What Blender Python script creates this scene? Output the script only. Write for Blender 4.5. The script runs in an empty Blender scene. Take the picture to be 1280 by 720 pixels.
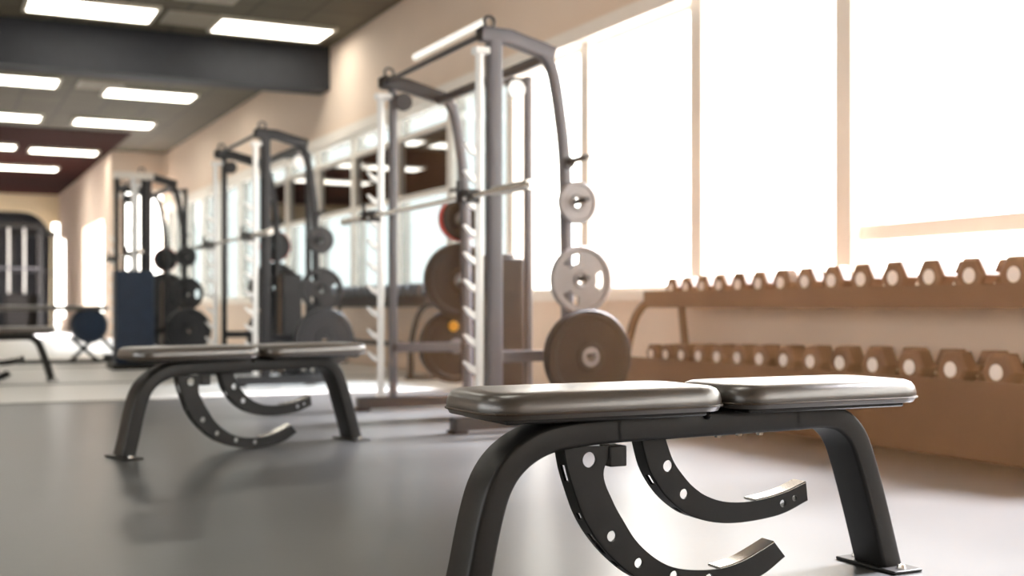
import bpy, bmesh, math, random
from mathutils import Vector, Matrix
random.seed(4)
PI = math.pi
C = bpy.context.scene.collection
sc = bpy.context.scene

# ------------------------------------------------------------ camera
YAW = math.radians(25.95)
cd = bpy.data.cameras.new('camera')
cam = bpy.data.objects.new('camera', cd); C.objects.link(cam); sc.camera = cam
cam.location = (0, 0, 0.65); cam.rotation_euler = (PI / 2, 0, -YAW)
cd.sensor_width = 36; cd.lens = 1500 / 1280 * 36; cd.shift_y = 23 / 1280
cd.clip_start = 0.05; cd.clip_end = 200
cd.dof.use_dof = True; cd.dof.focus_distance = 2.75; cd.dof.aperture_fstop = 2.4

# ------------------------------------------------------------ world, exposure
w = bpy.data.worlds.new('World'); sc.world = w; w.use_nodes = True
bg = w.node_tree.nodes['Background']
bg.inputs[0].default_value = (1.0, 0.955, 0.89, 1); bg.inputs[1].default_value = 8.0
sc.view_settings.view_transform = 'Standard'; sc.view_settings.look = 'None'
sc.view_settings.exposure = 0.0; sc.view_settings.gamma = 1
sc.view_settings.use_curve_mapping = False
sc.cycles.use_denoising = True
sc.cycles.max_bounces = 8; sc.cycles.diffuse_bounces = 4; sc.cycles.glossy_bounces = 4
sc.cycles.transparent_max_bounces = 12; sc.cycles.volume_bounces = 1
sc.cycles.sample_clamp_indirect = 8; sc.cycles.caustics_reflective = False

for x, y, ly, ry in ((4.74, 3.0, 16.0, PI / 2), (4.74, 18.2, 14.4, PI / 2), (-5.72, 2.7, 11.4, -PI / 2)):       # sampling portals on the window openings
    l = bpy.data.lights.new('window_portal', 'AREA'); l.shape = 'RECTANGLE'; l.size = 2.2 if x < 0 else 1.95; l.size_y = ly
    l.cycles.is_portal = True
    o = bpy.data.objects.new('window_portal', l); C.objects.link(o)
    o.location = (x, y, 1.8 if x < 0 else 1.7); o.rotation_euler = (0, ry, 0)

HAZE = 0.013

sl = bpy.data.lights.new('hazy_sun', 'SUN'); sl.energy = 50; sl.angle = math.radians(13); sl.color = (1, .94, 1)
so = bpy.data.objects.new('hazy_sun', sl); C.objects.link(so)
so.rotation_euler = Vector((-1, -.10, -.92)).to_track_quat('-Z', 'Y').to_euler()

# ------------------------------------------------------------ materials
def mat(name, col, rough=0.5, metal=0.0, vary=0.06, scale=8, emit=None, strength=0, bump=0.0, spec=None):
    m = bpy.data.materials.new(name); m.use_nodes = True
    nt = m.node_tree; b = nt.nodes['Principled BSDF']
    b.inputs['Roughness'].default_value = rough; b.inputs['Metallic'].default_value = metal
    if spec is not None: b.inputs['Specular IOR Level'].default_value = spec
    tc = nt.nodes.new('ShaderNodeTexCoord')
    n = nt.nodes.new('ShaderNodeTexNoise'); n.inputs['Scale'].default_value = scale; n.inputs['Detail'].default_value = 3
    nt.links.new(tc.outputs['Object'], n.inputs['Vector'])
    r = nt.nodes.new('ShaderNodeValToRGB')
    r.color_ramp.elements[0].position = .3; r.color_ramp.elements[1].position = .7
    r.color_ramp.elements[0].color = tuple(c * (1 - vary) for c in col) + (1,)
    r.color_ramp.elements[1].color = tuple(min(1, c * (1 + vary)) for c in col) + (1,)
    nt.links.new(n.outputs['Fac'], r.inputs['Fac']); nt.links.new(r.outputs['Color'], b.inputs['Base Color'])
    if bump:
        bp = nt.nodes.new('ShaderNodeBump'); bp.inputs['Strength'].default_value = bump; bp.inputs['Distance'].default_value = .002
        n2 = nt.nodes.new('ShaderNodeTexNoise'); n2.inputs['Scale'].default_value = scale * 20
        nt.links.new(tc.outputs['Object'], n2.inputs['Vector'])
        nt.links.new(n2.outputs['Fac'], bp.inputs['Height']); nt.links.new(bp.outputs['Normal'], b.inputs['Normal'])
    if emit:
        b.inputs['Emission Color'].default_value = tuple(emit) + (1,); b.inputs['Emission Strength'].default_value = strength
    return m

def glass_mat(name, tint, gloss):
    m = bpy.data.materials.new(name); m.use_nodes = True; nt = m.node_tree
    for n in list(nt.nodes): nt.nodes.remove(n)
    out = nt.nodes.new('ShaderNodeOutputMaterial'); mx = nt.nodes.new('ShaderNodeMixShader')
    t = nt.nodes.new('ShaderNodeBsdfTransparent'); t.inputs[0].default_value = tuple(tint) + (1,)
    g = nt.nodes.new('ShaderNodeBsdfGlossy'); g.inputs['Roughness'].default_value = .02
    g.inputs[0].default_value = (1, 1, 1, 1)
    mx.inputs[0].default_value = gloss
    nt.links.new(t.outputs[0], mx.inputs[1]); nt.links.new(g.outputs[0], mx.inputs[2]); nt.links.new(mx.outputs[0], out.inputs[0])
    return m

def tile_mat(name, c1, c2, mortar, bw, bh, ms, rough):
    m = mat(name, c1, rough); nt = m.node_tree; b = nt.nodes['Principled BSDF']
    br = nt.nodes.new('ShaderNodeTexBrick'); br.offset = 0
    br.inputs['Color1'].default_value = c1 + (1,); br.inputs['Color2'].default_value = c2 + (1,)
    br.inputs['Mortar'].default_value = mortar + (1,); br.inputs['Scale'].default_value = 1
    br.inputs['Brick Width'].default_value = bw; br.inputs['Row Height'].default_value = bh; br.inputs['Mortar Size'].default_value = ms
    tc = [n for n in nt.nodes if n.type == 'TEX_COORD'][0]
    nt.links.new(tc.outputs['Object'], br.inputs['Vector']); nt.links.new(br.outputs['Color'], b.inputs['Base Color'])
    return m

M = dict(
    floor=mat('rubber_floor', (.060, .061, .060), .31, vary=.10, scale=1.2, bump=.06, spec=.6),
    pale=mat('pale_vinyl', (.72, .70, .67), .4, vary=.03, scale=1.0),
    seam=mat('dark_seam', (.16, .16, .15), .5),
    ceil=tile_mat('ceiling_tiles', (.085, .070, .044), (.105, .088, .058), (.05, .045, .03), .62, .62, .02, .8),
    maroon=mat('maroon_ceiling', (.022, .004, .002), .95, spec=.1),
    beam=mat('slate_paint', (.020, .022, .027), .7, vary=.08),
    wall=mat('peach_plaster', (.84, .69, .565), .8, vary=.02, scale=2),
    tan=mat('tan_plaster', (.78, .66, .44), .8, vary=.02, scale=2),
    cream=mat('cream_frame', (.92, .86, .78), .5, vary=.02),
    black=mat('black_powder_coat', (.012, .011, .010), .42, vary=.1, scale=20, bump=.05, spec=.35),
    blackarc=mat('black_satin_steel', (.009, .009, .009), .38, vary=.1, scale=30, spec=.35),
    leather=mat('black_vinyl_upholstery', (.052, .041, .032), .34, vary=.10, scale=30, bump=.12, spec=1.0),  # pad colour takes in some brown of the flare veil
    piping=mat('brown_seam', (.06, .04, .025), .4),
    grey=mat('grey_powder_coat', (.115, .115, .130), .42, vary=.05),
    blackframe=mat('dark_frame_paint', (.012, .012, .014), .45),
    darkgrey=mat('charcoal_powder_coat', (.028, .028, .031), .45, vary=.05),
    white=mat('white_chrome', (.86, .86, .85), .28, metal=.25, vary=.03),
    chrome=mat('brushed_steel', (.68, .66, .62), .25, metal=1, vary=.03),
    plate=mat('grey_iron', (.24, .22, .22), .45, metal=.2, vary=.08),
    rubber=mat('black_rubber', (.007, .0055, .005), .6, vary=.15, spec=.3),
    red=mat('red_rubber', (.55, .03, .02), .5),
    orange=mat('orange_print', (.95, .42, .02), .4),
    brown=mat('flare_brown_coat', (.085, .028, .004), .5, vary=.06),  # warm flare veil put into the rack's base colour
    flarerub=mat('flare_brown_rubber', (.11, .042, .012), .5, vary=.10),  # dumbbell rubber browned by the same flare veil
    cap=mat('polished_end_cap', (.93, .86, .80), .3, metal=.1, vary=.02),
    navy=mat('navy_panel', (.014, .030, .062), .45, vary=.1),
    greydisc=mat('grey_rubber', (.10, .11, .125), .5),
    shroud=mat('dark_brown_panel', (.014, .008, .005), .6),
    stripe=mat('tan_strip', (.22, .13, .07), .5),
    lamp=mat('lamp_diffuser', (1, .97, .9), .5, emit=(1, .95, .84), strength=9),
    lampframe=mat('lamp_frame', (.6, .55, .45), .5),
    vent=mat('vent_metal', (.36, .32, .25), .5),
    ground=mat('pale_concrete', (.6, .58, .55), .8),
    glass=glass_mat('clear_glass', (.97, .98, .98), .05),
    solar=glass_mat('solar_glass', (.375, .41, .42), .05),
    greyglass=glass_mat('grey_glass', (.75, .77, .79), .05),
    striplamp=mat('strip_diffuser', (1, .97, .9), .5, emit=(1, .95, .86), strength=1.0),
    tint=glass_mat('tinted_glass', (.045, .038, .035), .30),
)

M['leather'].node_tree.nodes['Principled BSDF'].inputs['Coat Weight'].default_value = .7
M['leather'].node_tree.nodes['Principled BSDF'].inputs['Coat Roughness'].default_value = .28
# ------------------------------------------------------------ mesh helpers
def obj(name, bm, m, parent=None, bevel=0, smooth=True, loc=None, rot=None):
    bmesh.ops.recalc_face_normals(bm, faces=bm.faces)
    me = bpy.data.meshes.new(name); bm.to_mesh(me); bm.free()
    me.materials.append(M[m] if isinstance(m, str) else m)
    if smooth:
        for p in me.polygons: p.use_smooth = True
    o = bpy.data.objects.new(name, me); C.objects.link(o)
    if parent: o.parent = parent
    if loc: o.location = loc
    if rot: o.rotation_euler = rot
    if smooth:
        try: me.set_sharp_from_angle(angle=math.radians(38))
        except Exception: pass
    if bevel:
        b = o.modifiers.new('bevel', 'BEVEL'); b.width = bevel; b.segments = 2; b.limit_method = 'ANGLE'
    return o
def tag(o, label=None, cat=None, group=None, kind=None):
    for k, v in (('label', label), ('category', cat), ('group', group), ('kind', kind)):
        if v: o[k] = v
    return o
def empty(name, loc=(0, 0, 0), rz=0):
    o = bpy.data.objects.new(name, None); C.objects.link(o); o.location = loc; o.rotation_euler = (0, 0, rz)
    o.empty_display_size = .1
    return o
def copy_tree(o, parent=None):
    c = o.copy(); C.objects.link(c)
    if parent: c.parent = parent
    for ch in [x for x in KIDS.get(o.name, [])]: copy_tree(ch, c)
    return c
KIDS = {}
def index_kids(o):
    KIDS[o.name] = list(o.children)
    for ch in o.children: index_kids(ch)

def box(bm, x0, x1, y0, y1, z0, z1, mtx=None):
    r = bmesh.ops.create_cube(bm, size=1)
    for v in r['verts']:
        v.co = Vector(((x0 + x1) / 2 + v.co.x * (x1 - x0), (y0 + y1) / 2 + v.co.y * (y1 - y0), (z0 + z1) / 2 + v.co.z * (z1 - z0)))
        if mtx: v.co = mtx @ v.co
def B(x0, x1, y0, y1, z0, z1):
    bm = bmesh.new(); box(bm, x0, x1, y0, y1, z0, z1); return bm
def rrect(a, b, r, n=4):                       # rounded rectangle section a (normal) x b (binormal)
    pts = []
    for k, (sx, sy) in enumerate(((1, 1), (-1, 1), (-1, -1), (1, -1))):
        for i in range(n + 1):
            t = PI / 2 * (k + i / n)
            pts.append((sx * (a / 2 - r) + r * math.cos(t), sy * (b / 2 - r) + r * math.sin(t)))
    return pts
def circ(r, n=14): return [(r * math.cos(2 * PI * i / n), r * math.sin(2 * PI * i / n)) for i in range(n)]
def sweep(bm, pts, sec, ref=(0, 1, 0)):
    pts = [Vector(p) for p in pts]; ref = Vector(ref); rings = []
    for i, p in enumerate(pts):
        t0 = (pts[i] - pts[i - 1]).normalized() if i else None
        t1 = (pts[i + 1] - pts[i]).normalized() if i < len(pts) - 1 else None
        t = ((t0 or t1) + (t1 or t0)).normalized()
        k = 1 / max(.5, (t.dot(t0) if t0 else 1))
        b = (ref - t * ref.dot(t))
        if b.length < 1e-4: b = Vector((1, 0, 0)) - t * t.x
        b.normalize(); n = t.cross(b)
        rings.append([bm.verts.new(p + n * u * k + b * v) for u, v in sec])
    m = len(sec)
    for a, c in zip(rings, rings[1:]):
        for j in range(m): bm.faces.new((a[j], a[(j + 1) % m], c[(j + 1) % m], c[j]))
    bm.faces.new(rings[0]); bm.faces.new(rings[-1][::-1])
def S(pts, sec, ref=(0, 1, 0)):
    bm = bmesh.new(); sweep(bm, pts, sec, ref); return bm
def smoothpath(pts, n=5):                      # Catmull-Rom
    P = [Vector(p) for p in pts]; P = [P[0] * 2 - P[1]] + P + [P[-1] * 2 - P[-2]]; out = []
    for i in range(1, len(P) - 2):
        for k in range(n):
            t = k / n
            out.append(.5 * ((2 * P[i]) + (P[i + 1] - P[i - 1]) * t + (2 * P[i - 1] - 5 * P[i] + 4 * P[i + 1] - P[i + 2]) * t * t
                       + (3 * P[i] - P[i - 1] - 3 * P[i + 1] + P[i + 2]) * t ** 3))
    out.append(P[-2]); return out
def lathe(bm, prof, n=32, axis='Y', c=(0, 0, 0)):   # prof: (r, h) along axis
    c = Vector(c); rings = []
    def pt(r, h, a):
        x, y = r * math.cos(a), r * math.sin(a)
        return c + (Vector((x, h, y)) if axis == 'Y' else Vector((h, x, y)) if axis == 'X' else Vector((x, y, h)))
    for r, h in prof:
        if r < 1e-6: rings.append([bm.verts.new(pt(0, h, 0))])
        else: rings.append([bm.verts.new(pt(r, h, 2 * PI * i / n)) for i in range(n)])
    for a, b in zip(rings, rings[1:]):
        for j in range(n):
            q = [a[j % len(a)], a[(j + 1) % len(a)], b[(j + 1) % len(b)], b[j % len(b)]]
            q = [v for i, v in enumerate(q) if v not in q[:i]]
            if len(q) > 2: bm.faces.new(q)
    return bm
def L(prof, n=32, axis='Y', c=(0, 0, 0)): return lathe(bmesh.new(), prof, n, axis, c)
def prism(bm, poly, y0, y1, axis='Y'):          # polygon (x,z) extruded along Y (or (y,z) along X)
    f = (lambda p, h: (p[0], h, p[1])) if axis == 'Y' else (lambda p, h: (h, p[0], p[1])) if axis == 'X' else (lambda p, h: (p[0], p[1], h))
    a = [bm.verts.new(f(p, y0)) for p in poly]; b = [bm.verts.new(f(p, y1)) for p in poly]
    n = len(poly)
    for j in range(n): bm.faces.new((a[j], a[(j + 1) % n], b[(j + 1) % n], b[j]))
    bm.faces.new(a); bm.faces.new(b[::-1])
def cut(o, cutter_bm):                          # boolean difference baked into the mesh
    me = bpy.data.meshes.new('cut'); bmesh.ops.recalc_face_normals(cutter_bm, faces=cutter_bm.faces)
    cutter_bm.to_mesh(me); cutter_bm.free()
    c = bpy.data.objects.new('cut', me); C.objects.link(c); c.matrix_world = o.matrix_world
    md = o.modifiers.new('b', 'BOOLEAN'); md.object = c; md.operation = 'DIFFERENCE'; md.solver = 'EXACT'
    bpy.context.view_layer.update()
    dg = bpy.context.evaluated_depsgraph_get()
    nm = bpy.data.meshes.new_from_object(o.evaluated_get(dg))
    o.modifiers.remove(md); o.data = nm; bpy.data.objects.remove(c)
    try: nm.set_sharp_from_angle(angle=math.radians(38))
    except Exception: pass
    return o

# ------------------------------------------------------------ room
WX, CZ = 4.40, 3.80
Y0, Y1, YD = -5.0, 25.4, 36.0
XL, XR = -5.5, 3.32
ZS, ZT = 0.74, 2.64          # window sill and head
FY = 8.62                    # where the dark rubber flooring ends
def struct(name, bm, m, parent=None, bevel=0):
    o = obj(name, bm, m, parent, bevel, smooth=False)
    if not parent: o['kind'] = 'structure'
    return o
struct('floor', B(XL, WX + .3, Y0, FY, -.1, 0), 'floor')
struct('floor_pale', B(XL, WX + .3, FY, YD + .2, -.1, 0), 'pale')
for i, (y, wd) in enumerate(((FY + .02, .05), (10.7, .05), (13.6, .09))):
    struct('trim_%d' % (i + 1), B(XL, WX - .01, y - wd / 2, y + wd / 2, -.05, .004), 'seam')
struct('ceiling', B(XL, WX + .3, Y0, 22.6, CZ, CZ + .1), 'ceil')
struct('ceiling_maroon', B(XL, XR, 22.6, YD + .2, CZ - .02, CZ + .1), 'maroon')
struct('ceiling_end', B(XR, WX + .3, 22.6, Y1 + .1, CZ, CZ + .1), 'ceil')
bm = bmesh.new(); box(bm, XL - .2, XL, Y0, YD, 0, .7); box(bm, XL - .2, XL, Y0, YD, 2.9, CZ); box(bm, XL - .2, XL, 8.4, YD, .7, 2.9); box(bm, XL - .2, XL, Y0, -3, .7, 2.9)
struct('wall_left', bm, 'wall')
bm = bmesh.new()
for k in range(7): box(bm, XL - .12, XL - .04, -3 + 1.9 * k - .04, -3 + 1.9 * k + .04, .7, 2.9)
wl = empty('window_50', (0, 0, 0)); wl['kind'] = 'structure'  # unseen window band added on the left for fill light
struct('window_frame', bm, 'cream', wl); struct('pane', B(XL - .1, XL - .09, -3, 8.4, .7, 2.9), 'greyglass', wl)
struct('wall_back', B(XL, WX + .3, Y0 - .2, Y0, 0, CZ), 'wall')
struct('wall_lintel', B(WX, WX + .3, Y0, Y1, ZT, CZ), 'wall')
struct('wall_sill', B(WX, WX + .3, Y0, Y1, 0, ZS), 'wall')
struct('beam', B(XL, WX, 14.1, 14.5, 3.28, CZ), 'beam')
# return wall at the far corner, with a framed opening, and the deep room behind it
bm = bmesh.new(); box(bm, XR, XR + .22, Y1, YD, 0, .35); box(bm, XR, XR + .22, Y1, YD, 2.5, CZ); box(bm, XR, XR + .22, Y1, Y1 + 1.1, .35, 2.5); box(bm, XR, XR + .22, YD - 5.9, YD - 1.6, .35, 2.5); box(bm, XR + .22, WX + .3, Y1, Y1 + .1, 3.08, CZ)
box(bm, XR + .22, WX + .3, Y1, Y1 + .1, 0, .3)
struct('wall_return', bm, 'wall')
wr = empty('window_41', (0, 0, 0)); wr['kind'] = 'structure'
struct('pane', B(XR + .1, XR + .11, Y1 + 1.1, YD, .35, 2.5), 'glass', wr)
struct('window_frame', B(XR + .02, XR + .2, Y1 + 3.2, Y1 + 3.28, .35, 2.5), 'cream', wr)
wf = empty('window_40', (0, 0, 0)); wf['kind'] = 'structure'
bm = bmesh.new()
for a in ((XR + .22, WX, 3.0, 3.08), (XR + .22, WX, .3, .38)): box(bm, a[0], a[1], Y1 - .05, Y1 + .05, a[2], a[3])
for x in (XR + .22, 3.9, WX - .06): box(bm, x, x + .07, Y1 - .05, Y1 + .05, .38, 3.0)
struct('window_frame', bm, 'cream', wf); struct('pane', B(XR + .25, WX, Y1 + .01, Y1 + .02, .38, 3.0), 'glass', wf)
# deep end wall: tan plaster with an arched dark alcove and two openings to daylight
arc = [(2.35 + .75 * math.cos(t), 2.55 + .75 * math.sin(t)) for t in [PI * .5 * k / 10 for k in range(11)]]
poly = [(XL, CZ), (XL, 3.3)] + [(x, z) for x, z in arc[::-1]] + [(3.10, .0), (3.14, 0), (3.14, 3.0), (XR, 3.0), (XR, CZ)]
bm = bmesh.new(); prism(bm, poly, YD, YD + .2); struct('wall_end', bm, 'tan')
bm = bmesh.new(); box(bm, XL, 3.1, YD + 1.6, YD + 1.8, 0, CZ); box(bm, XL, 3.1, YD + .2, YD + 1.6, 3.35, 3.45); box(bm, 3.02, 3.1, YD + .2, YD + 1.6, 0, 3.4); box(bm, XL - .1, XL, YD, YD + 1.6, 0, CZ)
struct('wall_alcove', bm, 'beam')
struct('floor_alcove', B(XL, 3.1, YD + .2, YD + 1.8, -.1, 0), 'pale')
# window wall: posts, frames, panes
struct('trim_20', B(WX - .06, WX + .25, Y0, Y1, ZT - .02, ZT + .09), 'cream')
struct('trim_21', B(WX - .08, WX + .25, Y0, Y1, ZS - .05, ZS), 'cream')
ys = [-4.9, -3.52, -2.14, -.76, .62, 2.0, 3.52, 5.007, 6.38, 7.826, 9.1, 10.4, 11.85, 13.26, 14.7, 16.1, 17.5, 18.9, 20.3, 21.7, 23.1, 24.5, 25.3]
for i, (a, b) in enumerate(zip(ys, ys[1:])):
    far = a > 8.9
    wn = empty('window_%d' % (i + 1), (WX + (.03 if far else .12), (a + b) / 2, ZS)); wn['kind'] = 'structure'
    h = (b - a) / 2; H = ZT - ZS; bm = bmesh.new()
    wd = .062
    fx = -.025 if far else -.11
    box(bm, fx, .12, -h, -h + wd, 0, H); box(bm, fx, .12, h - wd, h, 0, H)
    box(bm, -.04, .06, -h, h, 0, .05); box(bm, -.04, .06, -h, h, H - .05, H)
    tin = 10.3 < a < 17
    if 3.4 < a < 3.6: box(bm, -.04, .06, -h, h, .26, .34)
    if tin:
        box(bm, -.02, .06, -h, h, 1.0, 1.05); box(bm, -.02, .06, -h, h, 1.62, 1.67)
    struct('window_frame', bm, 'cream', wn)
    if tin:
        struct('pane', B(.02, .03, -h, h, 0, 1.03), 'solar', wn)
        struct('tinted_pane', B(.02, .03, -h, h, 1.03, 1.64), 'tint', wn)
        struct('pane', B(.02, .03, -h, h, 1.64, H), 'solar', wn)
    else:
        struct('pane', B(.02, .03, -h, h, 0, H), 'solar' if far else 'glass', wn)
struct('ground_outside', B(WX + .3, 60, -40, 80, -.3, -.12), 'ground')

# ------------------------------------------------------------ flat bench
def zprof(x0, x1, y0, y1, z0, z1, r, nm=6):
    bm = bmesh.new(); cx, cy = (x0 + x1) / 2, (y0 + y1) / 2; rings = []
    def ring(ins, z):
        a, b = (x1 - x0) - 2 * ins, (y1 - y0) - 2 * ins
        return [bm.verts.new((cx + u, cy + v, z)) for u, v in rrect(a, b, max(.004, r - ins * .6), nm)]
    t = z1 - z0
    for ins, z in ((.03, z0), (.006, z0 + .002), (0, z0 + .014), (0, z0 + t * .45), (.003, z0 + t * .68), (.010, z0 + t * .86), (.022, z0 + t * .945), (.045, z0 + t * .985), (.09, z1)):
        rings.append(ring(ins, z))
    n = len(rings[0])
    for a, b in zip(rings, rings[1:]):
        for j in range(n): bm.faces.new((a[j], a[(j + 1) % n], b[(j + 1) % n], b[j]))
    bm.faces.new(rings[0][::-1]); bm.faces.new(rings[-1])
    return bm
def arc_bracket(name, parent, inner, outer, yc, holes, slots):
    """side plate between two curves with round holes, and an outer rim with slots"""
    I = smoothpath([(x, 0, z) for x, z in inner], 6); O = smoothpath([(x, 0, z) for x, z in outer], 6)
    n = min(len(I), len(O)); bm = bmesh.new(); y0, y1 = yc - .024, yc - .017
    q = [[bm.verts.new((p.x, y, p.z)) for p in S_] for S_ in (I[:n], O[:n]) for y in (y0, y1)]  # I0 I1 O0 O1
    for j in range(n - 1):
        bm.faces.new((q[0][j], q[0][j + 1], q[2][j + 1], q[2][j])); bm.faces.new((q[1][j], q[3][j], q[3][j + 1], q[1][j + 1]))
        bm.faces.new((q[0][j], q[1][j], q[1][j + 1], q[0][j + 1])); bm.faces.new((q[2][j], q[2][j + 1], q[3][j + 1], q[3][j]))
    for j in (0, n - 1): bm.faces.new((q[0][j], q[2][j], q[3][j], q[1][j]))
    o = obj(name, bm, 'blackarc', parent)
    cb = bmesh.new()
    for x, z, rr in holes: lathe(cb, [(0, -.02), (rr, -.02), (rr, .02), (0, .02)], 20, 'Y', (x, yc - .02, z))
    cut(o, cb)
    # rim
    bm = bmesh.new(); pts = O[:n]
    sweep(bm, [(p.x, yc, p.z) for p in pts], rrect(.006, .048, .002, 1))
    rim = obj('rim', bm, 'blackarc', o)
    cb = bmesh.new()
    for t0, t1 in slots:
        a, b = pts[int(t0 * (n - 1))], pts[int(t1 * (n - 1))]
        d = (b - a).normalized(); nn = Vector((d.z, 0, -d.x)); c = (a + b) / 2; ln = (b - a).length
        mt = Matrix(((d.x, 0, nn.x, c.x), (0, 1, 0, yc), (d.z, 0, nn.z, c.z), (0, 0, 0, 1)))
        box(cb, -ln / 2, ln / 2, -.013, .007, -.03, .03, mt)
    cut(rim, cb)
    # inner lip on the free end
    bm = bmesh.new(); sweep(bm, [(p.x, yc, p.z) for p in I[int(n * .72):n]], rrect(.006, .048, .002, 1))
    obj('end_lip', bm, 'chrome', o)
    return o
def make_bench():
    t = empty('flat_bench', (0, 0, 0)); X = 1.6        # local x = world x - 1.6 for the front bench; y = 0 at its centre line
    f = lambda pts: smoothpath([(x - X, 0, z) for x, z in pts], 5)
    sec = rrect(.058, .112, .009, 3)
    lg = obj('leg', S(f([(1.0, .008), (1.012, .05), (1.023, .095), (1.046, .2), (1.072, .277), (1.113, .328), (1.175, .362), (1.26, .376), (1.36, .381)]), sec), 'black', t)
    rl = obj('leg', S(f([(1.84, .386), (1.93, .387), (1.985, .374), (2.03, .335), (2.06, .27), (2.10, .15), (2.143, .008)]), sec), 'black', t)
    obj('rail', S([(1.35 - X, 0, .381), (1.85 - X, 0, .3865)], sec), 'black', t)
    for par, xc in ((lg, 1.0), (rl, 2.143)):
        bm = bmesh.new(); box(bm, xc - X - .045, xc - X + .045, -.105, .105, 0, .009); obj('foot_plate', bm, 'black', par, .003)
        for y in (-.08, .08): obj('bolt', L([(0, .018), (.009, .018), (.011, .009), (.011, .007)], 8, 'Z', (xc - X, y, 0)), 'chrome', par)
    for nm, x0, x1 in (('seat_pad', 1.005, 1.598), ('back_pad', 1.612, 2.172)):
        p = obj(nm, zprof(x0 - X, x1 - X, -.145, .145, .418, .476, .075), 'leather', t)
        obj('pad_base', B(x0 - X + .05, x1 - X - .05, -.11, .11, .408, .420), 'black', p, .004)
        bm = bmesh.new()
        s = rrect(x1 - x0 + .002, .292, .075, 6)
        pts = [((x0 + x1) / 2 - X + u, v, .432) for u, v in s]; pts.append(pts[0])
        for a, b in zip(pts, pts[1:]): sweep(bm, [a, b], circ(.0028, 6), (0, 0, 1))
        obj('piping', bm, 'piping', p)
    for a, b in ((1.2, 1.5), (1.66, 2.0)): obj('pad_bracket', B(a - X, b - X, -.04, .04, .397, .412), 'black', t, .003)
    bm = bmesh.new(); lathe(bm, [(0, -.075), (.010, -.06), (.010, .06), (0, .06)], 16, 'Y', (1.585 - X, 0, .404)); obj('hinge_pin', bm, 'black', t)
    arc_bracket('adjustment_arc', t,
                [(x - X, z) for x, z in [(1.346, .345), (1.322, .285), (1.345, .225), (1.372, .18), (1.405, .133), (1.45, .093), (1.50, .066), (1.56, .053), (1.63, .050), (1.69, .060), (1.74, .078), (1.785, .097)]],
                [(x - X, z) for x, z in [(1.226, .350), (1.236, .300), (1.255, .243), (1.275, .195), (1.305, .148), (1.348, .10), (1.41, .052), (1.49, .020), (1.58, .004), (1.67, .008), (1.75, .026), (1.815, .062)]],
                -.02, [(1.287 - X, .318, .017), (1.343 - X, .148, .012), (1.412 - X, .083, .011), (1.505 - X, .046, .011), (1.60 - X, .03, .011)],
                [(.09, .15), (.26, .29), (.36, .44), (.47, .51), (.62, .66)])
    arc_bracket('adjustment_arc', t,
                [(x - X, z) for x, z in [(1.513, .352), (1.535, .298), (1.562, .262), (1.592, .232), (1.63, .208), (1.68, .192), (1.74, .187), (1.80, .192), (1.86, .203), (1.92, .222)]],
                [(x - X, z) for x, z in [(1.452, .352), (1.472, .285), (1.503, .235), (1.54, .198), (1.585, .169), (1.64, .151), (1.70, .143), (1.77, .144), (1.85, .154), (1.925, .180)]],
                .03, [(1.522 - X, .285, .0135), (1.566 - X, .218, .012), (1.85 - X, .176, .009), (1.885 - X, .186, .007)],
                [(.16, .21), (.38, .43), (.50, .53), (.7, .74)])
    bm = bmesh.new(); box(bm, 1.335 - X, 1.378 - X, -.05, .0, .30, .345); obj('pivot_block', bm, 'black', t, .003)
    for x in (1.64, 1.70, 1.76): obj('rail_bolt', L([(0, .348), (.008, .348), (.008, .362), (0, .362)], 8, 'Z', (x - X, -.02, 0)), 'chrome', t)
    return t
bench = make_bench(); index_kids(bench)
bench.location = (1.6, 2.305, 0)
tag(bench, 'black padded flat bench with two holed curved arms, largest in the foreground', 'bench', 'adjustable flat benches')
b2 = copy_tree(bench); b2.location = (1.335, 5.49, 0); b2.rotation_euler = (0, 0, math.radians(14))
b2['label'] = 'black padded bench in the middle distance, left of the nearest smith machine, on dark floor'
b3 = copy_tree(bench); b3.location = (.43, 11.2, 0)
b3['label'] = 'black padded bench cut off by the left edge, standing on the pale floor'

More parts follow.
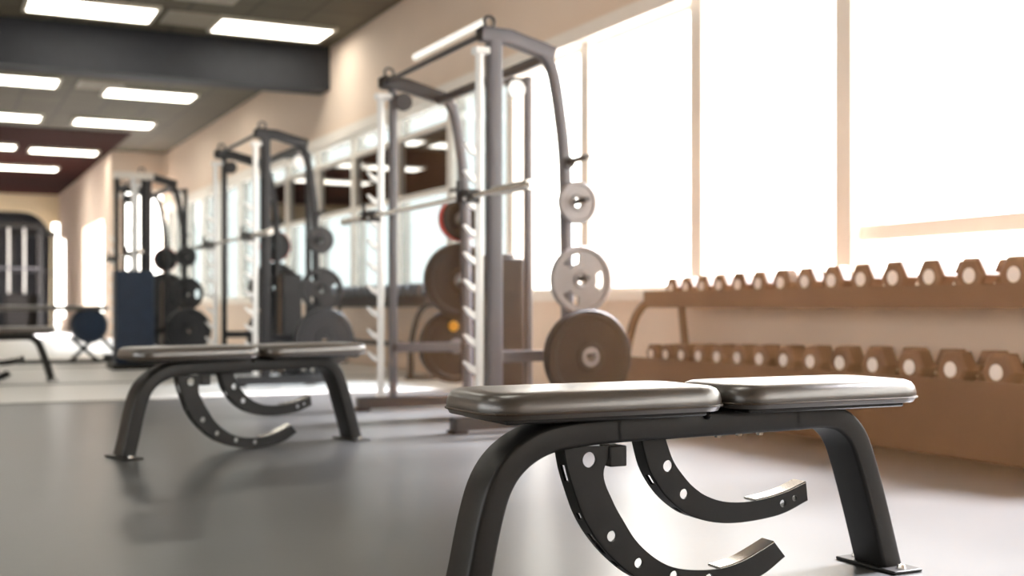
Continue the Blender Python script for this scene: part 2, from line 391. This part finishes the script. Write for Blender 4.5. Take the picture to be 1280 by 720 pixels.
# ------------------------------------------------------------ plates
def make_plate(kind):
    if kind == 'grip':      # grey iron plate with three hand slots
        t = obj('weight_plate', L([(.026, -.014), (.045, -.018), (.05, -.010), (.15, -.009), (.155, -.018), (.172, -.018), (.178, -.012), (.178, .012), (.172, .018), (.155, .018), (.15, .009), (.05, .010), (.045, .018), (.026, .014), (.026, -.014)], 48), 'plate')
        cb = bmesh.new()
        for k in range(3):
            a0 = PI / 2 + .5 + k * 2 * PI / 3
            out = [(.135 * math.cos(a0 + d), .135 * math.sin(a0 + d)) for d in [-.42 + .84 * i / 8 for i in range(9)]]
            inn = [(.088 * math.cos(a0 + d), .088 * math.sin(a0 + d)) for d in [.36 - .72 * i / 8 for i in range(9)]]
            prism(cb, out + inn, -.05, .05)
        return cut(t, cb)
    if kind == 'small':
        return obj('weight_plate', L([(.026, -.012), (.04, -.016), (.045, -.008), (.09, -.008), (.094, -.014), (.108, -.014), (.112, -.01), (.112, .01), (.108, .014), (.094, .014), (.09, .008), (.045, .008), (.04, .016), (.026, .012), (.026, -.012)], 40), 'plate')
    t = empty('bumper_plate')
    R = .245 if kind == 'bumper' else .14
    obj('disc', L([(.03, -.034), (.075, -.034), (.08, -.026), (R * .8, -.026), (R * .84, -.036), (R * .97, -.036), (R, -.028), (R, .028), (R * .97, .036), (R * .84, .036), (R * .8, .026), (.08, .026), (.075, .034), (.03, .034), (.03, -.034)], 48), 'rubber', t)
    obj('steel_ring', L([(.026, -.036), (.05, -.036), (.052, -.033), (.052, .033), (.05, .036), (.026, .036), (.026, -.036)], 32), 'plate', t)
    if kind == 'red':
        obj('red_rim', L([(R * .99, -.03), (R * 1.04, -.026), (R * 1.04, .026), (R * .99, .03), (R * .99, -.03)], 48), 'red', t)
    if kind == 'label':
        pass
    return t
PL = {k: make_plate(k) for k in ('grip', 'small', 'bumper', 'red')}
for p in PL.values(): index_kids(p)
used = set()
def plate(kind, loc, label, rx=0):
    p = PL[kind] if kind not in used else copy_tree(PL[kind]); used.add(kind)
    p.location = loc; p.rotation_euler = (0, rx, 0)
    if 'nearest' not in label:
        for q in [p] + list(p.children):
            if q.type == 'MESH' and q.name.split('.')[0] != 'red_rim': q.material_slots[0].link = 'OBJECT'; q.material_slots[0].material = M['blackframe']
    tag(p, label, 'weight plate', 'weight plates on the smith machines'); return p

# ------------------------------------------------------------ smith machine (local origin: near front upright on the floor)
def make_smith():
    t = empty('smith_machine'); D = 1.5
    for y in (0, D):
        up = obj('upright', S([(.015, y, .06), (.015, y, 2.03)], rrect(.078, .07, .014, 3) if y == 0 else rrect(.045, .05, .01, 3)), 'grey', t)
        bb = obj('base_beam', B(-.22, .62, y - .04, y + .04, .015, .085), 'darkgrey', t, .008)
        for x in (-.20, .58): obj('foot_pad', B(x - .03, x + .05, y - .05, y + .05, 0, .018), 'rubber', bb, .003)
        col = 'grey' if y == 0 else 'darkgrey'
        tb = obj('top_beam', S([(-.06, y, 2.055), (.1, y, 2.05), (.36, y, 1.985)], rrect(.08, .07, .014, 3)), col, t)
        obj('end_cap', B(-.075, -.055, y - .03, y + .03, 2.025, 2.085), 'rubber', tb, .004)
        dx = -.035 if y == 0 else .04
        obj('back_leg', S(smoothpath([(x + dx, y, z) for x, z in ((.30, 2.0), (.36, 1.955), (.40, 1.87), (.435, 1.68), (.465, 1.43), (.475, 1.0), (.485, .5), (.49, .08))], 5), rrect(.055, .06, .014, 3)), 'grey', t)
        gr = obj('guide_rod', S([(-.066, y, .075), (-.066, y, 1.97)], circ(.023, 16)), 'white', t)
        for z in (.05, 1.95): obj('rod_bracket', B(-.10, .0, y - .03, y + .035, z, z + .035), 'white', gr, .004)
        for k in range(9):
            z = .33 + .14 * k
            bm = bmesh.new(); prism(bm, [(-.16, z + .035), (-.15, z + .042), (-.11, z + .015), (-.09, z + .015), (-.09, z - .03), (-.125, z - .01)], y - .012, y + .012)
            obj('catch_peg', bm, 'white', gr, .003)
        sgn = -1 if y == 0 else 1
        for z in (1.413, 1.193, .788, .39):
            pg = obj('storage_peg', S([(.472 + dx, y, z), (.472 + dx, y + sgn * (.24 if z > .5 else .30), z + .01)], circ(.0145, 12), (0, 0, 1)), 'darkgrey', t)
            obj('collar', L([(0, -.008), (.032, -.008), (.032, .008), (0, .008)], 20, 'Y', (.472 + dx, y + sgn * .04, z)), 'darkgrey', pg)
        ring = bmesh.new()
        sweep(ring, [(-.01 + .03 * math.cos(a), y, 2.12 + .03 * math.sin(a)) for a in [2 * PI * k / 16 for k in range(17)]], circ(.008, 8))
        obj('eyelet', ring, 'darkgrey', t)
        obj('side_brace', B(0, .47, y - .025, y + .025, .36, .42), 'grey', t, .006)
    obj('pull_up_bar', S([(-.03, 0, 2.06), (-.03, D, 2.06)], circ(.016, 14), (0, 0, 1)), 'darkgrey', t)
    obj('rear_crossbar', S([(.33, 0, 1.97), (.33, D, 1.97)], rrect(.05, .05, .01, 2), (0, 0, 1)), 'darkgrey', t)
    obj('rear_base_bar', S([(.49, 0, .06), (.49, D, .06)], rrect(.05, .06, .01, 2), (0, 0, 1)), 'darkgrey', t)
    rp = obj('rear_post', S([(.60, .77, .02), (.60, .77, 2.02)], rrect(.045, .05, .01, 2)), 'grey', t)
    obj('post_arm', B(.33, .62, .75, .79, 1.96, 2.01), 'darkgrey', rp, .005)
    obj('pulley', L([(0, -.015), (.055, -.015), (.045, 0), (.055, .015), (0, .015)], 24, 'Y', (.50, .73, 1.93)), 'white', t)
    obj('pulley', L([(0, -.015), (.055, -.015), (.045, 0), (.055, .015), (0, .015)], 24, 'Y', (.06, 1.43, 1.93)), 'darkgrey', t)
    sh = obj('weight_shroud', B(.33, .50, .62, .92, .05, .93), 'shroud', t, .01)
    obj('edge_strip', B(.325, .335, .70, .735, .06, .92), 'stripe', sh)
    obj('shroud_cap', B(.34, .46, .66, .86, .93, .955), 'shroud', sh, .01)
    return t
smith = make_smith(); index_kids(smith)
def make_bar():
    t = empty('smith_barbell')
    obj('bar', S([(0, -.70, 0), (0, 2.05, 0)], circ(.0145, 16), (0, 0, 1)), 'chrome', t)
    for y, s in ((-.28, -1), (1.68, 1)):
        obj('sleeve', S([(0, y, 0), (0, y + s * .40, 0)], circ(.024, 18), (0, 0, 1)), 'chrome', t)
    for y in (.02, 1.52):
        h = obj('bar_carriage', B(-.03, .045, y - .045, y + .045, -.035, .035), 'darkgrey', t, .006)
        obj('lock_hook', B(-.05, -.03, y + .03, y + .055, -.03, .085), 'darkgrey', h, .005)
    return t
bar = make_bar(); index_kids(bar)
spots = [(2.62, 5.63), (2.45, 9.65), (2.09, 13.43)]
names = ['nearest', 'middle', 'farthest']
where = ['at the centre of the room', 'second from the camera, behind the left bench', 'far left, beside the long window wall']
for i, (x, y) in enumerate(spots):
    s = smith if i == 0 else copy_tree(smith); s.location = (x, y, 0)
    tag(s, ['grey smith machine frame with white guide rods, nearest and tallest in view, by bright windows',
            'dark smith machine frame seen above the middle bench, second from the camera',
            'smallest and farthest smith machine, near the left end of the window wall'][i], 'smith machine', 'smith machines along the window wall')
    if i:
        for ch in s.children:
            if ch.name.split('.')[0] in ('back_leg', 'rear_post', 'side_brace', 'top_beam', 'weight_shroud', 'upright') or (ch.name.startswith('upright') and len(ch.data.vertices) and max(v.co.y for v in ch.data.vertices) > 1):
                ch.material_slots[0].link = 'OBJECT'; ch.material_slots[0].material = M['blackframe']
    b = bar if i == 0 else copy_tree(bar); b.location = (x - .118, y, 1.215)
    tag(b, ['steel barbell racked across the %s smith machine',
            'steel barbell racked across the %s smith machine, behind the left bench',
            'thin pale barbell across the %s smith machine at far left'][i] % names[i], 'barbell', 'barbells on the smith machines')
    px = x + .437
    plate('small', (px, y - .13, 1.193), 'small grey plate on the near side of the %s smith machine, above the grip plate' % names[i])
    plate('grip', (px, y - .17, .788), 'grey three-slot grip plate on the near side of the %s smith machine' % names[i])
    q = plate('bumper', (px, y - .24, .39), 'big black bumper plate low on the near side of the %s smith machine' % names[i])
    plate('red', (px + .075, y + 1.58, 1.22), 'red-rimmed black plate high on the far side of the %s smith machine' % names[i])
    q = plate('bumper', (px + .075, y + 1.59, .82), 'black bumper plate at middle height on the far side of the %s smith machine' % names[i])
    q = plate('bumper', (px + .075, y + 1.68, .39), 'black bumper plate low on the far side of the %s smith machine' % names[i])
    if i == 0:
        obj('orange_label', L([(0, -.039), (.034, -.039), (.036, -.036)], 20, 'Y', (-.02, 0, .13)), 'orange', q)

# navy upright panel behind the farthest smith machine
t = empty('cable_tower', (1.79, 13.0, 0))
obj('base', B(-.1, .5, -.25, .25, 0, .06), 'black', t, .01)
obj('side_panel', B(-.05, .33, -.14, .14, .06, 1.02), 'navy', t, .015)
for x in (-.03, .30): obj('post', B(x - .02, x + .02, -.03, .03, 1.0, 2.0), 'darkgrey', t, .005)
obj('top_bar', B(-.06, .34, -.04, .04, 1.98, 2.05), 'cream', t, .006)
obj('cable_post', S([(.12, -.1, 1.02), (.12, -.1, 1.98)], circ(.02, 12)), 'white', t)
tag(t, 'tall cable tower with navy blue lower panel, left of the dark smith machines', 'cable machine')

# ------------------------------------------------------------ dumbbell racks
def hexhead(x0, x1, R):
    bm = bmesh.new(); pts = [(R * .95 * math.cos(a), R * math.sin(a)) for a in [PI / 6 * 2 * k for k in range(6)]]
    s = .80
    def ring(k, x): return [bm.verts.new((x, p[0] * k, p[1] * k)) for p in pts]
    d = .012 if x1 > x0 else -.012
    rs = [ring(.55, x0), ring(1, x0 + d), ring(1, x1 - d), ring(.82, x1)]
    for a, b in zip(rs, rs[1:]):
        for j in range(6): bm.faces.new((a[j], a[(j + 1) % 6], b[(j + 1) % 6], b[j]))
    bm.faces.new(rs[0]); bm.faces.new(rs[-1][::-1])
    return bm
def make_dumbbell(rub, cap, grip):
    t = empty('dumbbell'); R = .084
    obj('handle', S(smoothpath([(-.07, 0, 0), (-.03, 0, 0), (.03, 0, 0), (.07, 0, 0)], 2), circ(.016, 12), (0, 0, 1)), grip, t)
    for s in (-1, 1):
        h = obj('head', hexhead(s * .058, s * .145, R), rub, t, .004)
        obj('end_cap', L([(0, s * .1475), (.030, s * .1475), (.034, s * .143)], 20, 'X'), cap, h)
    return t
ORD = ['%s from left' % q for q in ('first', 'second', 'third', 'fourth', 'fifth', 'sixth', 'seventh', 'eighth', 'ninth', 'tenth', 'eleventh', 'twelfth', 'thirteenth', 'fourteenth', 'fifteenth', 'sixteenth', 'seventeenth')]
def make_rack(name, y0, y1, m, lower=True):
    t = empty(name, (3.86, y0, 0)); Ln = y1 - y0
    for y in ([0, Ln * .5, Ln] if Ln > 3.5 else [0, Ln]):
        mid = (y not in (0, Ln))
        if not mid:
            e = obj('end_frame', S(smoothpath([(-.02, y, .02), (-.01, y, .30), (.04, y, .53), (.11, y, .645), (.20, y, .685), (.33, y, .69)], 5), rrect(.045, .05, .012, 3)), m, t)
            obj('strut', S([(.40, y, .66), (.47, y, .02)], rrect(.04, .045, .01, 2)), m, e)
            obj('foot', B(-.06, .50, y - .03, y + .03, 0, .03), m, e, .005)
        else:
            obj('middle_post', S([(.42, y, .66), (.47, y, .02)], rrect(.03, .035, .008, 2)), m, t)
    # trays: tilted shallow channels
    def tray(x0, x1, z):
        bm = bmesh.new(); prism(bm, [(x0, z - .03), (x0, z + .072), (x0 + .012, z + .072), (x0 + .014, z + .03), (x1 - .014, z + .03), (x1 - .012, z + .062), (x1, z + .062), (x1, z - .018)], 0, Ln)
        o = obj('tray', bm, m, t, smooth=False); return o
    tray(.12, .46, .672)
    if lower:
        tray(-.04, .34, .275)
        obj('base_shade_panel', B(-.03, .02, .03, Ln - .03, .02, .25), m, t, .006)  # dark panel for the shadow under the tier, with the base plate
    else:
        obj('rail', B(.3, .34, 0, Ln, .25, .30), m, t, .005)
    return t
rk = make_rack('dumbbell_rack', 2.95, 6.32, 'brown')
tag(rk, 'long flare-browned two-tier dumbbell rack standing under the big bright windows', 'dumbbell rack', 'dumbbell racks under the windows')
db = make_dumbbell('flarerub', 'cap', 'brown'); index_kids(db)
first = True
for tier, n, tz, tx in ((0, 15, .702, 4.15), (1, 14, .305, 4.01)):
    y = 6.10
    for k in range(n):
        f = k / (n - 1); sc_ = .80 + .25 * min(1, f * 1.4)
        d = db if first else copy_tree(db); first = False
        d.location = (tx, y, tz + .084 * sc_ * .866 + .003); d.scale = (sc_,) * 3
        pos = ORD[k] if k < n - 1 else 'last at right end'
        tag(d, 'flare-browned hex dumbbell with pale end cap, %s tier of brown rack, %s' % (('upper', 'lower')[tier], pos), 'dumbbell', 'dumbbells on the %s tier of the brown rack' % ('upper', 'lower')[tier])
        y -= .162 + .085 * f
rk2 = make_rack('dumbbell_rack', 9.95, 13.3, 'black', lower=False)
tag(rk2, 'black dumbbell rack under the windows, beyond the nearest smith machine', 'dumbbell rack', 'dumbbell racks under the windows')
def make_round():
    t = empty('dumbbell')
    obj('handle', S([(-.07, 0, 0), (.07, 0, 0)], circ(.016, 12), (0, 0, 1)), 'chrome', t)
    for s in (-1, 1): obj('head', L([(0, s * .05), (.07, s * .05), (.08, s * .06), (.08, s * .13), (.07, s * .14), (0, s * .14)], 24, 'X'), 'greydisc', t)
    return t
rd = make_round(); index_kids(rd)
for k in range(15):
    d = rd if k == 0 else copy_tree(rd); d.location = (4.15, 13.05 - .205 * k, .702 + .081)
    tag(d, 'dark grey round dumbbell on the black far rack, %s' % (ORD[k] if k < 14 else 'last at the right end'), 'dumbbell', 'round dumbbells on the far black rack')

# ------------------------------------------------------------ ceiling lamps, vents
def make_lamp():
    t = empty('ceiling_lamp')
    bm = bmesh.new()
    for a in ((-.66, .66, -.36, -.32), (-.66, .66, .32, .36), (-.66, -.62, -.32, .32), (.62, .66, -.32, .32)): box(bm, *a, -.04, 0)
    obj('frame', bm, 'lampframe', t, smooth=False); obj('diffuser', B(-.62, .62, -.32, .32, -.034, -.006), 'lamp', t, smooth=False)
    return t
lp = make_lamp(); index_kids(lp)
first = True
lamps = [(1.55, 13.3, 'nearest the top left corner of the picture'), (3.5, 13.4, 'at the top, nearer the window wall'),
         (1.0, 17.9, 'just behind the slate beam, at the left edge'), (2.95, 18.3, 'just behind the slate beam, nearer the window wall'),
         (1.05, 21.4, 'short strip at the left edge, second row behind the beam'), (2.85, 21.4, 'second row behind the beam, nearer the window wall'),
         (.9, 25.3, 'at the left edge under the maroon ceiling, nearer row'), (2.45, 25.6, 'under the maroon ceiling, right one of the nearer row'),
         (2.0, 29.0, 'under the maroon ceiling, farthest row, right one'), (.6, 28.8, 'under the maroon ceiling, farthest row, at the left edge'),
         (1.3, 8.2, ''), (1.3, 3.0, ''), (-1.6, 3.0, ''), (-1.6, 8.2, ''), (-1.6, 13.3, ''), (-.5, 18.1, ''), (-.5, 21.5, ''), (-.5, 25.4, ''), (-.5, 28.9, '')]
for x, y, lab in lamps:
    o = lp if first else copy_tree(lp); first = False
    o.location = (x, y, CZ if y < 22.6 else CZ - .02)
    tag(o, ('glowing white ceiling panel, ' + lab) if lab else 'glowing ceiling panel outside the picture, ' + ('row %s' % {1.3: 'above the front bench', -1.6: 'along the left wall', -.5: 'left of the visible lamps'}[x]) + ', %s' % {3.0: 'nearest', 8.2: 'middle', 13.3: 'beyond the beam', 18.1: 'nearest', 21.5: 'second', 25.4: 'third', 28.9: 'farthest'}[y], 'ceiling light', 'ceiling light panels')
def make_vent():
    t = empty('ceiling_vent')
    bm = bmesh.new()
    for a in ((-.3, .3, -.3, -.26), (-.3, .3, .26, .3), (-.3, -.26, -.26, .26), (.26, .3, -.26, .26)): box(bm, *a, -.02, 0)
    obj('frame', bm, 'vent', t, smooth=False)
    bm = bmesh.new()
    for k in range(5): box(bm, -.26, .26, -.22 + .1 * k, -.18 + .1 * k, -.018, -.004)
    obj('louvre', bm, 'vent', t, smooth=False); obj('duct_panel', B(-.26, .26, -.26, .26, -.004, 0), 'beam', t, smooth=False)
    return t
vt = make_vent(); index_kids(vt)
for k, (x, y, lab) in enumerate([(2.2, 17.9, 'between the two lamps behind the slate beam'), (2.6, 13.35, 'between the two nearest ceiling lamps'), (2.55, 12.2, 'nearest the top edge of the picture')]):
    o = vt if k == 0 else copy_tree(vt); o.location = (x, y, CZ)
    tag(o, 'square slatted ceiling vent ' + lab, 'vent', 'ceiling vents')
# slim strip lamp on the wall above the windows
t = empty('wall_lamp', (WX, 10.3, 3.12))
obj('housing', B(-.06, 0, -.85, .85, -.04, .04), 'cream', t, .008); obj('diffuser', B(-.085, -.06, -.82, .82, -.022, .022), 'striplamp', t, .006)
tag(t, 'slim bright strip lamp on the peach wall above the windows', 'wall light')

# ------------------------------------------------------------ far left equipment
t = empty('curl_machine', (1.62, 14.6, 0))
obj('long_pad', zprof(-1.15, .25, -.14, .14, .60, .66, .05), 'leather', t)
obj('roller', L([(0, -.16), (.17, -.15), (.205, -.08), (.205, .08), (.17, .15), (0, .16)], 28, 'Y', (.05, 0, .43)), 'navy', t)
for a, b in (((-.15, .30), (.14, .03)), ((.12, .30), (-.14, .03)), ((.16, .32), (.42, .03))):
    obj('leg', S([(a[0], 0, a[1]), (b[0], 0, b[1])], rrect(.04, .06, .01, 2)), 'black', t)
obj('leg', B(-1.0, -.94, -.03, .03, .03, .60), 'black', t, .006)
obj('base', B(-1.1, .5, -.04, .04, 0, .04), 'black', t, .006)
tag(t, 'dark padded machine with navy round roller and crossed legs, behind the left edge bench', 'exercise machine')
def make_tower():
    t = empty('cable_machine')
    obj('base', B(-.55, .55, -.3, .3, 0, .08), 'black', t, .01)
    for x in (-.5, .5): obj('upright', B(x - .05, x + .05, -.05, .05, .08, 2.5), 'darkgrey', t, .01)
    obj('top_beam', B(-.58, .58, -.07, .07, 2.5, 2.62), 'black', t, .01)
    for x in (-.2, .14): obj('guide_rod', S([(x, -.02, .08), (x, -.02, 2.5)], circ(.025, 10)), 'white', t)
    obj('weight_stack', B(-.28, .22, -.12, .12, .12, .95), 'rubber', t, .01)
    obj('handle_bar', S([(-.5, -.1, 1.55), (.5, -.1, 1.55)], circ(.025, 10), (0, 0, 1)), 'grey', t)
    return t
tw = make_tower(); index_kids(tw)
for k, (x, y, lab) in enumerate([(1.9, 30.5, 'far away at the left edge of the picture'), (2.45, 33.5, 'far away in front of the arch')]):
    o = tw if k == 0 else copy_tree(tw); o.location = (x, y, 0)
    tag(o, 'black cable machine with pale rods, ' + lab, 'cable machine', 'cable machines by the arch')

# ------------------------------------------------------------ thin orange volume added as lens-flare veil on the window side
if HAZE:
    m = bpy.data.materials.new('flare_haze'); m.use_nodes = True; nt = m.node_tree
    for n in list(nt.nodes): nt.nodes.remove(n)
    out = nt.nodes.new('ShaderNodeOutputMaterial'); v = nt.nodes.new('ShaderNodeVolumeScatter')
    v.inputs['Color'].default_value = (1.0, .52, .22, 1); v.inputs['Density'].default_value = HAZE; v.inputs['Anisotropy'].default_value = .35
    nt.links.new(v.outputs[0], out.inputs['Volume'])
    o = obj('haze', B(2.1, 4.33, -3.0, 7.2, .01, 3.7), m, smooth=False); o['kind'] = 'stuff'
    o['label'] = 'thin warm haze added as lens-flare veil at the right'; o['category'] = 'haze'
